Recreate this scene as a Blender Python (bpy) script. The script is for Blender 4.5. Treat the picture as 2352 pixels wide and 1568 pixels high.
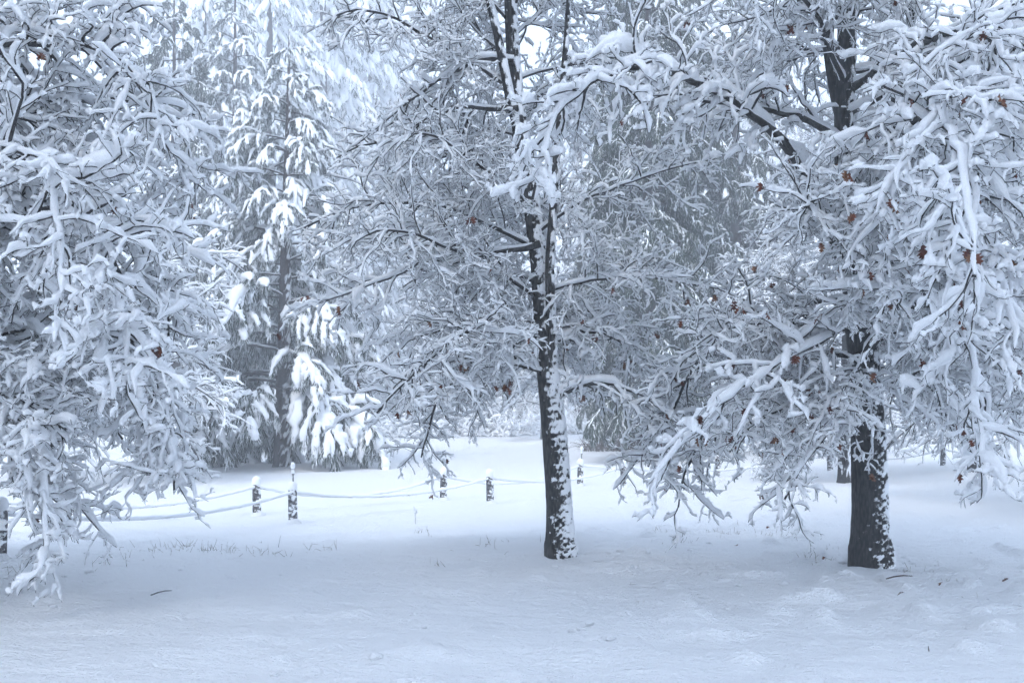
import bpy, math, random
import numpy as np
from mathutils import Vector, Matrix

for o in list(bpy.data.objects):
    bpy.data.objects.remove(o, do_unlink=True)
SC = bpy.context.scene
COL = SC.collection

# ------------------------------------------------------------------ camera
FPX, CX, YH, CAMZ = 2352 * 35 / 36, 1176.0, 960.0, 1.6      # measured on a 2352 px wide view
cam = bpy.data.cameras.new('camera')
cam.lens = 35; cam.sensor_width = 36
cam.shift_y = (YH - 784) / 2352
cam.clip_end = 2000
cam.dof.use_dof = True
cam.dof.focus_distance = 12.5
cam.dof.aperture_fstop = 4.0
camo = bpy.data.objects.new('camera', cam); COL.objects.link(camo)
camo.location = (0, 0, CAMZ); camo.rotation_euler = (math.radians(90), 0, 0)
SC.camera = camo

# ------------------------------------------------------------------ sky, sun, exposure
SUN_EL, SUN_AZ = math.radians(49), math.radians(205)     # behind the photographer, slightly to the left
W = bpy.data.worlds.new('World'); SC.world = W; W.use_nodes = True
nt = W.node_tree; nt.nodes.clear()
sky = nt.nodes.new('ShaderNodeTexSky'); sky.sky_type = 'NISHITA'; sky.sun_disc = False
sky.sun_elevation = SUN_EL; sky.sun_rotation = SUN_AZ
sky.air_density = 1.0; sky.dust_density = 3.0
ov = nt.nodes.new('ShaderNodeRGB'); ov.outputs[0].default_value = (6.9, 8.52, 11.1, 1)   # even cloud cover
mx = nt.nodes.new('ShaderNodeMixRGB'); mx.inputs[0].default_value = 0.85
bg = nt.nodes.new('ShaderNodeBackground'); bg.inputs[1].default_value = 0.1
wo = nt.nodes.new('ShaderNodeOutputWorld')
nt.links.new(sky.outputs[0], mx.inputs[1]); nt.links.new(ov.outputs[0], mx.inputs[2])
nt.links.new(mx.outputs[0], bg.inputs[0]); nt.links.new(bg.outputs[0], wo.inputs[0])
sun = bpy.data.lights.new('sun', 'SUN'); sun.energy = 1.5; sun.angle = math.radians(28); sun.color = (1, 0.985, 0.965)
suno = bpy.data.objects.new('sun', sun); COL.objects.link(suno)
SUN_DIR = Vector((math.sin(SUN_AZ) * math.cos(SUN_EL), math.cos(SUN_AZ) * math.cos(SUN_EL), math.sin(SUN_EL)))
suno.rotation_euler = (-SUN_DIR).to_track_quat('-Z', 'Y').to_euler()
SC.view_settings.view_transform = 'Standard'; SC.view_settings.look = 'None'
SC.view_settings.exposure = 0.84; SC.view_settings.gamma = 1.0; SC.view_settings.use_curve_mapping = False
SC.render.engine = 'CYCLES'
cy = SC.cycles
cy.max_bounces = 10; cy.diffuse_bounces = 10; cy.glossy_bounces = 1; cy.transmission_bounces = 2
cy.volume_bounces = 2; cy.transparent_max_bounces = 4
cy.use_adaptive_sampling = True; cy.adaptive_threshold = 0.07; cy.adaptive_min_samples = 20
cy.use_denoising = True
try: cy.denoiser = 'OPENIMAGEDENOISE'
except Exception: pass

rnd = random.Random(11)
rng = np.random.default_rng(11)

# ------------------------------------------------------------------ noise
def _hash(ix, iy, iz):
    h = (ix.astype(np.int64) * 374761393 + iy.astype(np.int64) * 668265263 + iz.astype(np.int64) * 2147483647) & 0x7fffffff
    h = ((h ^ (h >> 13)) * 1274126177) & 0x7fffffff
    return ((h ^ (h >> 16)) & 0xffff) / 65535.0
def vnoise(x, y, z=None):
    x = np.asarray(x, float); y = np.asarray(y, float)
    z = np.zeros_like(x) if z is None else np.asarray(z, float)
    ix, iy, iz = np.floor(x), np.floor(y), np.floor(z)
    fx, fy, fz = x - ix, y - iy, z - iz
    fx, fy, fz = [f * f * (3 - 2 * f) for f in (fx, fy, fz)]
    r = 0
    for a in (0, 1):
        for b in (0, 1):
            for c in (0, 1):
                w = (fx if a else 1 - fx) * (fy if b else 1 - fy) * (fz if c else 1 - fz)
                r = r + w * _hash(ix + a, iy + b, iz + c)
    return r * 2 - 1
def smooth(a, b, x):
    t = np.clip((np.asarray(x, float) - a) / (b - a), 0, 1)
    return t * t * (3 - 2 * t)

# ------------------------------------------------------------------ materials
def mat(name):
    m = bpy.data.materials.new(name); m.use_nodes = True
    n = m.node_tree; b = n.nodes['Principled BSDF']
    b.inputs['Specular IOR Level'].default_value = 0.25
    return m, n, b
def N(n, t, **kw):
    x = n.nodes.new(t)
    for k, v in kw.items(): setattr(x, k, v)
    return x
def noise(n, scale, detail=3, rough=0.55, vec=None):
    x = N(n, 'ShaderNodeTexNoise'); x.inputs['Scale'].default_value = scale
    x.inputs['Detail'].default_value = detail; x.inputs['Roughness'].default_value = rough
    if vec: n.links.new(vec, x.inputs['Vector'])
    return x
def coords(n, scale=None, kind='Object'):
    t = N(n, 'ShaderNodeTexCoord')
    if scale is None: return t.outputs[kind]
    m = N(n, 'ShaderNodeMapping'); m.inputs['Scale'].default_value = scale
    n.links.new(t.outputs[kind], m.inputs['Vector']); return m.outputs[0]
def bump(n, b, h, strength, dist):
    x = N(n, 'ShaderNodeBump'); x.inputs['Strength'].default_value = strength; x.inputs['Distance'].default_value = dist
    n.links.new(h, x.inputs['Height']); n.links.new(x.outputs[0], b.inputs['Normal']); return x
def ramp(n, f, stops):
    r = N(n, 'ShaderNodeValToRGB'); e = r.color_ramp.elements
    while len(e) < len(stops): e.new(0.5)
    for q, (p, c) in zip(e, stops): q.position = p; q.color = (*c, 1)
    n.links.new(f, r.inputs[0]); return r.outputs[0]

SNOW = (0.935, 0.95, 0.97)
def make_snow(name, scale, strength, dist, col=SNOW):
    m, n, b = mat(name)
    b.inputs['Base Color'].default_value = (*col, 1); b.inputs['Roughness'].default_value = 0.75
    b.inputs['Specular IOR Level'].default_value = 0.12
    t = noise(n, scale, 4, 0.6, coords(n))
    bp = bump(n, b, t.outputs[0], strength, dist)
    # fresh snow lets light through
    tr = N(n, 'ShaderNodeBsdfTranslucent'); tr.inputs['Color'].default_value = (*col, 1); n.links.new(bp.outputs[0], tr.inputs['Normal'])
    ms = N(n, 'ShaderNodeMixShader'); ms.inputs[0].default_value = 0.08
    n.links.new(b.outputs[0], ms.inputs[1]); n.links.new(tr.outputs[0], ms.inputs[2])
    n.links.new(ms.outputs[0], n.nodes['Material Output'].inputs['Surface'])
    return m
M_snow = make_snow('snow_on_branch', 55, 0.8, 0.016)
M_psnow = make_snow('snow_on_pine', 22, 0.7, 0.03)

m, n, b = mat('snow_ground'); M_ground = m
b.inputs['Base Color'].default_value = (*SNOW, 1); b.inputs['Roughness'].default_value = 0.8
b.inputs['Specular IOR Level'].default_value = 0.12
n1 = noise(n, 5.0, 5, 0.62, coords(n, (0.55, 1.25, 1)))
n2 = noise(n, 42, 3, 0.6, coords(n, (0.5, 1.4, 1)))
ad = N(n, 'ShaderNodeMath', operation='MULTIPLY_ADD'); ad.inputs[1].default_value = 0.4
n.links.new(n2.outputs[0], ad.inputs[0]); n.links.new(n1.outputs[0], ad.inputs[2])
bump(n, b, ad.outputs[0], 1.0, 0.13)

def make_bark(name, dark, light, plaster=None, thr=0.55, scale=1.0, wind=(0.85, -0.5, 0.15), pn=38):
    """furrowed bark; plaster = wind-driven snow stuck to the side that faced the storm"""
    m, n, b = mat(name)
    b.inputs['Roughness'].default_value = 0.9
    v = coords(n, (scale, scale, scale * 0.28))
    vo = N(n, 'ShaderNodeTexVoronoi'); vo.inputs['Scale'].default_value = 42
    n.links.new(v, vo.inputs['Vector'])
    nz = noise(n, 30, 5, 0.65, v)
    mul = N(n, 'ShaderNodeMath', operation='MULTIPLY'); n.links.new(vo.outputs['Distance'], mul.inputs[0]); n.links.new(nz.outputs[0], mul.inputs[1])
    c = ramp(n, mul.outputs[0], [(0.08, light), (0.38, dark)])
    if plaster:
        g = N(n, 'ShaderNodeAttribute'); g.attribute_name = 'plaster'
        pz = noise(n, 70, 3, 0.6, coords(n))
        s1 = N(n, 'ShaderNodeMath', operation='MULTIPLY_ADD'); s1.inputs[1].default_value = 0.4
        n.links.new(pz.outputs[0], s1.inputs[0]); n.links.new(g.outputs['Fac'], s1.inputs[2])
        sm = N(n, 'ShaderNodeMapRange'); sm.inputs['From Min'].default_value = 0.20; sm.inputs['From Max'].default_value = 0.34
        n.links.new(s1.outputs[0], sm.inputs['Value']); k = sm.outputs[0]
        mx = N(n, 'ShaderNodeMixRGB'); n.links.new(k, mx.inputs[0]); n.links.new(c, mx.inputs[1])
        mx.inputs[2].default_value = (*SNOW, 1); n.links.new(mx.outputs[0], b.inputs['Base Color'])
        hh = N(n, 'ShaderNodeMath', operation='MULTIPLY_ADD'); hh.inputs[1].default_value = -0.6
        n.links.new(mul.outputs[0], hh.inputs[0]); n.links.new(k, hh.inputs[2])
        bump(n, b, hh.outputs[0], 0.9, 0.014)
    else:
        n.links.new(c, b.inputs['Base Color'])
        inv = N(n, 'ShaderNodeMath', operation='MULTIPLY'); inv.inputs[1].default_value = -1
        n.links.new(mul.outputs[0], inv.inputs[0]); bump(n, b, inv.outputs[0], 0.8, 0.01)
    return m
M_bark = make_bark('oak_bark', (0.010, 0.011, 0.013), (0.06, 0.057, 0.054), True, 0.90)
M_bark_dark = make_bark('oak_bark_wet', (0.008, 0.009, 0.011), (0.045, 0.043, 0.043), True, 1.03)
M_twig = make_bark('oak_twig_bark', (0.02, 0.02, 0.022), (0.06, 0.058, 0.056), False, scale=1.5)
M_pbark = make_bark('pine_bark', (0.018, 0.012, 0.013), (0.075, 0.05, 0.048), True, 1.05)
M_pbark_snow = make_bark('pine_bark_plastered', (0.018, 0.012, 0.013), (0.075, 0.05, 0.048), True, 0.92)
M_pwood = make_bark('pine_branch_bark', (0.02, 0.015, 0.015), (0.06, 0.045, 0.042), False)
M_post = make_bark('post_wood', (0.05, 0.048, 0.052), (0.2, 0.195, 0.2), True, 0.82, wind=(0.15, -0.9, 0.1), pn=30)

def make_flat(name, c1, c2, scale, rough=0.8, trans=0.0):
    m, n, b = mat(name); b.inputs['Roughness'].default_value = rough
    t = noise(n, scale, 3, 0.6, coords(n))
    n.links.new(ramp(n, t.outputs[0], [(0.35, c1), (0.65, c2)]), b.inputs['Base Color'])
    return m
M_needle = make_flat('pine_needles', (0.022, 0.040, 0.030), (0.05, 0.075, 0.055), 3)
M_leaf = [make_flat('leaf_rust', (0.075, 0.022, 0.012), (0.15, 0.045, 0.022), 25),
          make_flat('leaf_dark', (0.045, 0.014, 0.012), (0.10, 0.03, 0.02), 25),
          make_flat('leaf_tan', (0.12, 0.05, 0.024), (0.19, 0.085, 0.04), 25)]
M_grass = make_flat('dry_grass', (0.13, 0.115, 0.085), (0.30, 0.27, 0.21), 8)
M_brush = make_flat('brown_brush', (0.06, 0.042, 0.035), (0.14, 0.10, 0.08), 6)
M_rope = make_flat('rope_fibre', (0.05, 0.045, 0.04), (0.12, 0.11, 0.10), 40)

# ------------------------------------------------------------------ mesh and object helpers
def mesh_from(name, V, F, mats, smoothf=True, midx=None):
    """V (n,3); F (m,4) or (m,3)"""
    me = bpy.data.meshes.new(name)
    V = np.ascontiguousarray(V, dtype=np.float32); F = np.ascontiguousarray(F, dtype=np.int32)
    k = F.shape[1]
    me.vertices.add(len(V)); me.vertices.foreach_set('co', V.ravel())
    me.loops.add(F.size); me.loops.foreach_set('vertex_index', F.ravel())
    me.polygons.add(len(F))
    me.polygons.foreach_set('loop_start', np.arange(0, F.size, k, dtype=np.int32))
    me.polygons.foreach_set('loop_total', np.full(len(F), k, dtype=np.int32))
    if smoothf: me.polygons.foreach_set('use_smooth', np.ones(len(F), dtype=bool))
    for mm in (mats if isinstance(mats, (list, tuple)) else [mats]): me.materials.append(mm)
    if midx is not None: me.polygons.foreach_set('material_index', np.ascontiguousarray(midx, dtype=np.int32))
    me.update(calc_edges=True)
    return me
def put(name, data, parent=None, loc=(0, 0, 0), rot=(0, 0, 0), scale=1.0):
    o = bpy.data.objects.new(name, data); COL.objects.link(o)
    o.parent = parent; o.location = loc; o.rotation_euler = rot
    o.scale = (scale,) * 3 if not hasattr(scale, '__len__') else scale
    return o
def tag(o, label=None, cat=None, group=None, kind=None):
    if label: o['label'] = label
    if cat: o['category'] = cat
    if group: o['group'] = group
    if kind: o['kind'] = kind
    return o
class Bag:
    def __init__(s): s.V = []; s.F = []; s.n = 0
    def add(s, V, F):
        s.V.append(V); s.F.append(np.asarray(F) + s.n); s.n += len(V)
    def get(s): return np.concatenate(s.V), np.concatenate(s.F)
    def mesh(s, name, m, smoothf=True):
        V, F = s.get(); return mesh_from(name, V, F, m, smoothf)

UPREF = np.array([0.12, -0.22, 1.0]); UPREF /= np.linalg.norm(UPREF)
def tubes(polys, sides, bag, jit=0.0):
    """polys: list of (pts, a, b, c): ring = side*a*cos + up*(b*sin + c)"""
    groups = {}
    for p in polys: groups.setdefault(len(p[0]), []).append(p)
    th = np.arange(sides) * 2 * math.pi / sides + math.pi / 2
    for n_, ps in groups.items():
        P = np.array([p[0] for p in ps], float); A = np.array([p[1] for p in ps], float)
        B = np.array([p[2] for p in ps], float); C = np.array([p[3] for p in ps], float)
        T = np.gradient(P, axis=1); T /= np.linalg.norm(T, axis=2, keepdims=True) + 1e-9
        S = np.cross(T, UPREF); l = np.linalg.norm(S, axis=2, keepdims=True)
        S = np.where(l < 0.05, np.array([1.0, 0, 0]), S / np.maximum(l, 1e-6))
        U = np.cross(S, T); U /= np.linalg.norm(U, axis=2, keepdims=True) + 1e-9
        m_ = len(ps)
        J = 1 + jit * (rng.random((m_, n_, sides)) * 2 - 1) if jit else 1.0
        R = (P[:, :, None, :] + S[:, :, None, :] * (A[:, :, None] * np.cos(th) * J)[..., None]
             + U[:, :, None, :] * (B[:, :, None] * np.sin(th) * J + C[:, :, None])[..., None])
        idx = np.arange(m_ * n_ * sides).reshape(m_, n_, sides)
        nx = np.roll(idx, -1, axis=2)
        F = np.stack([idx[:, :-1], nx[:, :-1], nx[:, 1:], idx[:, 1:]], -1).reshape(-1, 4)
        bag.add(R.reshape(-1, 3), F)

# ------------------------------------------------------------------ ground
def gz(x, y):
    x = np.asarray(x, float); y = np.asarray(y, float)
    lip = 12.9 + 0.24 * (x + 2) + 0.35 * vnoise(x * 0.5, y * 0 + 3.3)          # edge of the bank in front of the fence
    z = -0.13 * smooth(-0.5, 1.6, y - lip) * (1 - smooth(3, 8, x))
    z = z + 0.75 * smooth(24, 72, y) + 0.006 * np.maximum(y - 72, 0)
    near = 1 - smooth(14, 40, y)
    z = z + 0.055 * vnoise(x * 0.35 + 9, y * 0.45) + 0.028 * vnoise(x * 0.9, y * 1.3 + 4) * near
    z = z + 0.018 * np.abs(vnoise(x * 2.1 + 5, y * 2.9)) * near + 0.010 * vnoise(x * 5 + 1, y * 6.5) * near
    fine = 1 - smooth(9, 15, y)
    wob = 0.6 * vnoise(x * 0.8, y * 0.8 + 50)
    z = z + fine * (0.026 * vnoise(x * 1.3 + wob, y * 2.6 + 60) + 0.009 * vnoise(x * 3.3 + 80 + wob, y * 6.2) + 0.0035 * vnoise(x * 8 + wob, y * 13 + 5))
    for bx, by in ((0.56, 11.45), (4.12, 11.3)):
        z = z + 0.07 * np.exp(-((x - bx) ** 2 + (y - by) ** 2) / 0.16)
    clod = np.maximum(vnoise(x * 3.3 + 31, y * 3.9 + 7) - 0.45, 0)
    z = z + 0.2 * clod * near * (0.4 + 0.6 * smooth(-1, 3, x))
    return z
def gz1(x, y): return float(gz(np.array([x]), np.array([y]))[0])
def at(px, py, Y): return Vector(((px - CX) * Y / FPX, Y, CAMZ + (YH - py) * Y / FPX))
def ground_at(px, py):
    Y = CAMZ * FPX / (py - YH)
    for _ in range(9):
        z = gz1((px - CX) * Y / FPX, Y)
        Y = 0.3 * Y + 0.7 * (CAMZ - z) * FPX / (py - YH)
    x = (px - CX) * Y / FPX
    return Vector((x, Y, gz1(x, Y)))
xs = np.unique(np.concatenate([np.linspace(-300, -40, 14), np.linspace(-40, -9, 40), np.arange(-9, -5, .1), np.arange(-5, 6, 0.05), np.arange(6, 9.01, .1), np.linspace(9, 40, 40), np.linspace(40, 300, 14)]).round(3))
ys = np.unique(np.concatenate([np.linspace(-80, 3, 24), np.arange(3, 4, .1), np.arange(4, 10, 0.043), np.arange(10, 16, .075), np.arange(16, 45, 0.3), np.linspace(45, 130, 60), np.linspace(130, 400, 14)]).round(3))
GX, GY = np.meshgrid(xs, ys)
GV = np.stack([GX, GY, gz(GX, GY)], -1).reshape(-1, 3)
gi = np.arange(len(xs) * len(ys)).reshape(len(ys), len(xs))
GF = np.stack([gi[:-1, :-1], gi[:-1, 1:], gi[1:, 1:], gi[1:, :-1]], -1).reshape(-1, 4)
tag(put('ground', mesh_from('ground', GV, GF, M_ground)), 'deep undisturbed snow covering the park ground', None, None, 'structure')

# ------------------------------------------------------------------ oak limbs
def vnorm(v):
    l = math.sqrt(v[0] * v[0] + v[1] * v[1] + v[2] * v[2]) or 1.0
    return (v[0] / l, v[1] / l, v[2] / l)
def cross(a, b): return (a[1] * b[2] - a[2] * b[1], a[2] * b[0] - a[0] * b[2], a[0] * b[1] - a[1] * b[0])
def spawn(out, pts, rad, L, lev, c, R):
    """side shoots along a finished stem"""
    n_ = len(pts) - 1
    cnt = max(2, int(L * c['dens'][lev] * R.uniform(0.85, 1.15)))
    sgn = R.choice((-1, 1)); t0 = c['t0'][lev]
    for k in range(cnt):
        t = t0 + (0.98 - t0) * (k + R.random()) / cnt
        f = t * n_; i = min(int(f), n_ - 1); f -= i
        p = tuple(pts[i][q] * (1 - f) + pts[i + 1][q] * f for q in range(3))
        d = vnorm(tuple(pts[i + 1][q] - pts[i][q] for q in range(3)))
        s = cross(d, (0, 0, 1)); s = vnorm(s) if abs(d[2]) < 0.97 else (1, 0, 0)
        u = cross(s, d)
        sgn = -sgn
        roll = R.gauss(0, math.radians(c['roll'])); an = math.radians(R.uniform(*c['ang']))
        a, b = math.cos(roll) * sgn, math.sin(roll)
        v = tuple(s[q] * a + u[q] * b for q in range(3))
        cd = vnorm(tuple(d[q] * math.cos(an) + v[q] * math.sin(an) for q in range(3)))
        cl = L * c['ratio'][lev] * (1 - 0.6 * t) * R.uniform(0.55, 1.2)
        cl = max(cl, c['minl'][lev])
        ra = rad[i] * (1 - f) + rad[i + 1] * f
        grow(out, p, cd, cl, min(ra * 0.7, c['rad'][lev + 1] * R.uniform(0.8, 1.2)), lev + 1, c, R)
def grow(out, p, d, L, r, lev, c, R):
    n_ = c['seg'][lev]; st = L / n_
    pts = [p]; rad = [r]
    w, g = c['wig'][lev], c['grav'][lev]
    for i in range(n_):
        t = (i + 1) / n_
        d = vnorm((d[0] + R.gauss(0, w), d[1] + R.gauss(0, w), d[2] + R.gauss(0, w * 0.8) - g * st * (0.4 + t)))
        p = (p[0] + d[0] * st, p[1] + d[1] * st, p[2] + d[2] * st)
        pts.append(p); rad.append(max(r * (1 - 0.62 * t), 0.0024))
    out.append((pts, rad, lev))
    if lev < c['max']: spawn(out, pts, rad, L, lev, c, R)
BASE = dict(seg=(15, 9, 5, 3), dens=(7.5, 8.5, 10.5), t0=(0.12, 0.10, 0.12), ratio=(0.50, 0.52, 0.55), minl=(0.45, 0.18, 0.08),
            rad=(0.036, 0.014, 0.0070, 0.0042), wig=(0.11, 0.20, 0.27, 0.30), grav=(0.25, 0.5, 0.8, 0.8), ang=(24, 78), roll=65, max=3,
            snow=(0.052, 0.042, 0.035, 0.029), bare=0.05, zmin=-99)
def cfg(**k): d = dict(BASE); d.update(k); return d
def snow_polys(out, c, R):
    """a pile of snow along the upper side of every stem"""
    res = []
    S = c['snow']
    for pts, rad, lev in out:
        if lev >= 2 and R.random() < c['bare']: continue
        n_ = len(pts)
        lump = [min(max(R.lognormvariate(0, 0.55), 0.3), 2.6) for _ in range(n_)]
        lump = [(lump[max(i - 1, 0)] + 2 * lump[i] + lump[min(i + 1, n_ - 1)]) / 4 for i in range(n_)]
        k = R.uniform(0.7, 1.3)
        A, B, C = [], [], []
        q = []
        for i in range(n_):
            j, l = max(i - 1, 0), min(i + 1, n_ - 1)
            t = vnorm(tuple(pts[l][z] - pts[j][z] for z in range(3)))
            hz = math.sqrt(max(0, 1 - t[2] * t[2]))
            s = S[lev] * (0.34 + 0.66 * hz) * lump[i] * k
            if R.random() < 0.11: s *= 0.2
            if lev == 0: s *= 0.5 + 0.5 * rad[i] / rad[0]
            e = 0.75 if i == 0 else (0.3 if i == n_ - 1 else 1.0)
            s *= e
            a = 0.46 * s + 0.6 * rad[i] * e; b = 0.5 * s + 0.25 * rad[i] * e
            A.append(a); B.append(b); C.append(b - 0.1 * rad[i]); q.append(pts[i])
        if lev >= 2:
            k2 = R.uniform(0.05, 0.9); q[-1] = tuple(pts[-1][z] * k2 + pts[-2][z] * (1 - k2) for z in range(3))
        # rounded end past the tip
        d = tuple(pts[-1][z] - pts[-2][z] for z in range(3)); l = math.sqrt(sum(z * z for z in d)) or 1
        ex = A[-1] * 0.5 / l
        q.append(tuple(q[-1][z] + d[z] * ex for z in range(3))); A.append(0.0015); B.append(0.0015); C.append(C[-1])
        res.append((q, A, B, C, lev))
    return res
def limb_meshes(name, out, c, R, sb=(7, 5, 3, 3), ss=(8, 7, 5, 5)):
    wb, sbag = Bag(), Bag()
    for lev in range(4):
        ps = [(p, r, r, [0] * len(r)) for p, r, l in out if l == lev]
        if ps: tubes(ps, sb[lev], wb)
    sn = snow_polys(out, c, R)
    for lev in range(4):
        ps = [x[:4] for x in sn if x[4] == lev]
        if ps: tubes(ps, ss[lev], sbag, 0.28)
    tips = [p[-1] for p, r, l in out if l >= 2]
    return wb.mesh(name, M_twig), sbag.mesh(name + '_snow', M_snow), tips
def proto(name, L, elev, c, seed):
    R = random.Random(seed); out = []
    e = math.radians(elev)
    grow(out, (0, 0, 0), (math.cos(e), 0, math.sin(e)), L, c['rad'][0], 0, c, R)
    return limb_meshes(name, out, c, R)
LOW = cfg(grav=(0.36, 0.6, 0.6, 0.5))
MID = cfg(grav=(0.32, 0.45, 0.4, 0.3))
HIGH = cfg(grav=(0.24, 0.3, 0.25, 0.2))
HEAVY = cfg(grav=(0.42, 0.8, 0.9, 0.8), snow=(0.06, 0.05, 0.042, 0.034), dens=(6.5, 8.5, 9.5), bare=0.03)
PR = {'low': [proto('limb_low', 3.7, 8, LOW, s) for s in (1, 2, 3, 4)],
      'mid': [proto('limb_mid', 3.7, 28, MID, s) for s in (5, 6, 7, 8)],
      'high': [proto('limb_high', 3.7, 46, HIGH, s) for s in (9, 10)],
      'heavy': [proto('limb_heavy', 3.7, 24, HEAVY, s) for s in (12, 13, 14)]}

# retained oak leaves: lobed blade, curled, hanging from its stalk
def leaf_mesh(seed, m):
    R = random.Random(seed)
    L = 0.084; out = [(0, 0.0), (0.05, 0.10), (0.12, 0.12), (0.30, 0.20), (0.26, 0.24), (0.10, 0.34), (0.36, 0.47), (0.40, 0.55), (0.12, 0.60), (0.26, 0.76), (0.24, 0.82), (0.07, 0.84), (0, 1.0)]
    V = []; F = []
    curl = R.uniform(2.0, 4.5); bend = R.uniform(-1.2, 1.2)
    def pt(x, t):
        a = x * curl * 0.55; w = math.sin(a) / (curl * 0.55)
        y = (1 - math.cos(a)) / (curl * 0.55) + 0.18 * math.sin(t * 2.5 + bend) + R.uniform(-0.015, 0.015)
        return (w * L, y * L, -t * L)
    n_ = len(out)
    for x, t in out: V.append(pt(0, t))
    for x, t in out: V.append(pt(x, t))
    for x, t in out: V.append(pt(-x, t))
    for i in range(n_ - 1):
        F.append((i, i + 1, n_ + i + 1, n_ + i)); F.append((i + 1, i, 2 * n_ + i, 2 * n_ + i + 1))
    # back skin so that the blade has thickness
    V = np.array(V); k = len(V)
    V2 = V + np.array([0, 0.0012, 0])
    F = np.array(F); F2 = F[:, ::-1] + k
    return mesh_from('leaf', np.vstack([V, V2]), np.vstack([F, F2]), m)
LEAVES = [leaf_mesh(s, M_leaf[s % 3 if s % 5 else 0]) for s in range(9)]

def trunk_mesh(name, path, m, sides=56, rings=120, flare=0.0, ridge=0.05, plast=0.0, wind=(0.85, -0.5), pw=1.0):
    """path: list of (x, y, z, r)"""
    P = np.array(path, float)
    d = np.concatenate([[0], np.cumsum(np.linalg.norm(np.diff(P[:, :3], axis=0), axis=1))])
    t = d[-1] * np.linspace(0, 1, rings) ** pw
    Q = np.stack([np.interp(t, d, P[:, k]) for k in range(4)], 1)
    kern = np.ones(9) / 9
    for k in range(4):
        q = np.pad(Q[:, k], 4, mode='reflect', reflect_type='odd'); Q[:, k] = np.convolve(q, kern, 'valid')
    Q[:, 3] = np.maximum(Q[:, 3], 0.004)
    th = np.linspace(0, 2 * math.pi, sides, endpoint=False)
    TH, H = np.meshgrid(th, t)
    r = Q[:, 3:4]
    c, s = np.cos(TH), np.sin(TH)
    nz = vnoise(c * 7 + 20, s * 7 + 20, H * 3.0) * 0.6 + vnoise(c * 14 + 3, s * 14 + 3, H * 7.0) * 0.4
    big = vnoise(c * 1.6 + 40, s * 1.6 + 40, H * 0.9)
    rr = r * (1 + ridge * nz + 0.06 * big)
    H0 = np.maximum(H - 0.3, 0) if flare else H
    rr = rr * (1 + flare * np.exp(-H0 / 0.09) * (1 + 0.9 * vnoise(c * 2.2 + 7, s * 2.2 + 7, H * 0.3)))
    # storm-driven snow: a raised crust on the windward side
    X_, Y_, Z_ = rr * c, rr * s, H
    pv_ = 0.38 * (c * wind[0] + s * wind[1]) + 0.16 * vnoise(X_ * 8 + 3, Y_ * 8, Z_ * 5) + 0.34 * vnoise(X_ * 24, Y_ * 24 + 9, Z_ * 34) + 0.20 * vnoise(X_ * 60, Y_ * 60 + 9, Z_ * 70)
    pv_ = pv_ + plast
    rr = rr + 0.016 * smooth(0.0, 0.3, pv_) * np.clip(r / 0.1, 0.25, 1)
    V = np.stack([Q[:, 0:1] + rr * c, Q[:, 1:2] + rr * s, np.broadcast_to(Q[:, 2:3], rr.shape)], -1).reshape(-1, 3)
    i = np.arange(rings * sides).reshape(rings, sides); nx = np.roll(i, -1, 1)
    F = np.stack([i[:-1], nx[:-1], nx[1:], i[1:]], -1).reshape(-1, 4)
    me = mesh_from(name, V, F, m)
    at_ = me.attributes.new('plaster', 'FLOAT', 'POINT'); at_.data.foreach_set('value', np.ascontiguousarray(pv_.ravel(), dtype=np.float32))
    return me
def path_at(path, z):
    P = np.array(path); return [float(np.interp(z, P[:, 2], P[:, k])) for k in (0, 1, 3)]
def rel(path, o): return [(p[0] - o[0], p[1] - o[1], p[2] - o[2], p[3]) for p in path]

def add_leaves(limb, tips, count, R, sc=1.0):
    for _ in range(count):
        t = R.choice(tips)
        for q in range(R.choice((1, 1, 2, 2, 3))):
            put('leaf', R.choice(LEAVES), limb, (t[0] + R.uniform(-.03, .03), t[1] + R.uniform(-.03, .03), t[2] + R.uniform(-.03, .01)),
                (R.uniform(-0.5, 0.5), R.uniform(-0.5, 0.5), R.uniform(0, 6.3)), R.uniform(0.8, 1.25) * sc)
def add_limb(root, pr, loc, az, sc, R, leaves=0, tilt=0.0):
    wood, snow, tips = pr
    b = put('branch', wood, root, loc, (0, tilt, az), sc)
    put('snow', snow, b)
    if leaves: add_leaves(b, tips, leaves, R, 1.0 / sc)
    return b
def custom_limb(root, origin, pts, r0, r1, c, seed, leaves=0):
    """a limb along a given course, world coordinates"""
    P = np.array([(p[0] - origin[0], p[1] - origin[1], p[2] - origin[2]) for p in pts])
    d = np.concatenate([[0], np.cumsum(np.linalg.norm(np.diff(P, axis=0), axis=1))])
    n_ = max(16, int(d[-1] / 0.16)); t = np.linspace(0, d[-1], n_)
    Q = np.stack([np.interp(t, d, P[:, k]) for k in range(3)], 1)
    for k in range(3):
        q = np.pad(Q[:, k], 2, mode='reflect', reflect_type='odd'); Q[:, k] = np.convolve(q, np.ones(5) / 5, 'valid')
    R = random.Random(seed)
    Q[1:-1] += np.array([[R.gauss(0, 0.012) for _ in range(3)] for _ in range(n_ - 2)])
    rad = [r0 + (r1 - r0) * (i / (n_ - 1)) ** 0.8 for i in range(n_)]
    out = [([tuple(q) for q in Q], rad, 0)]
    spawn(out, out[0][0], rad, float(d[-1]), 0, c, R)
    wood, snow, tips = limb_meshes('limb_special', out, c, R)
    b = put('branch', wood, root); put('snow', snow, b)
    if leaves: add_leaves(b, tips, leaves, R)
    return b
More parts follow.
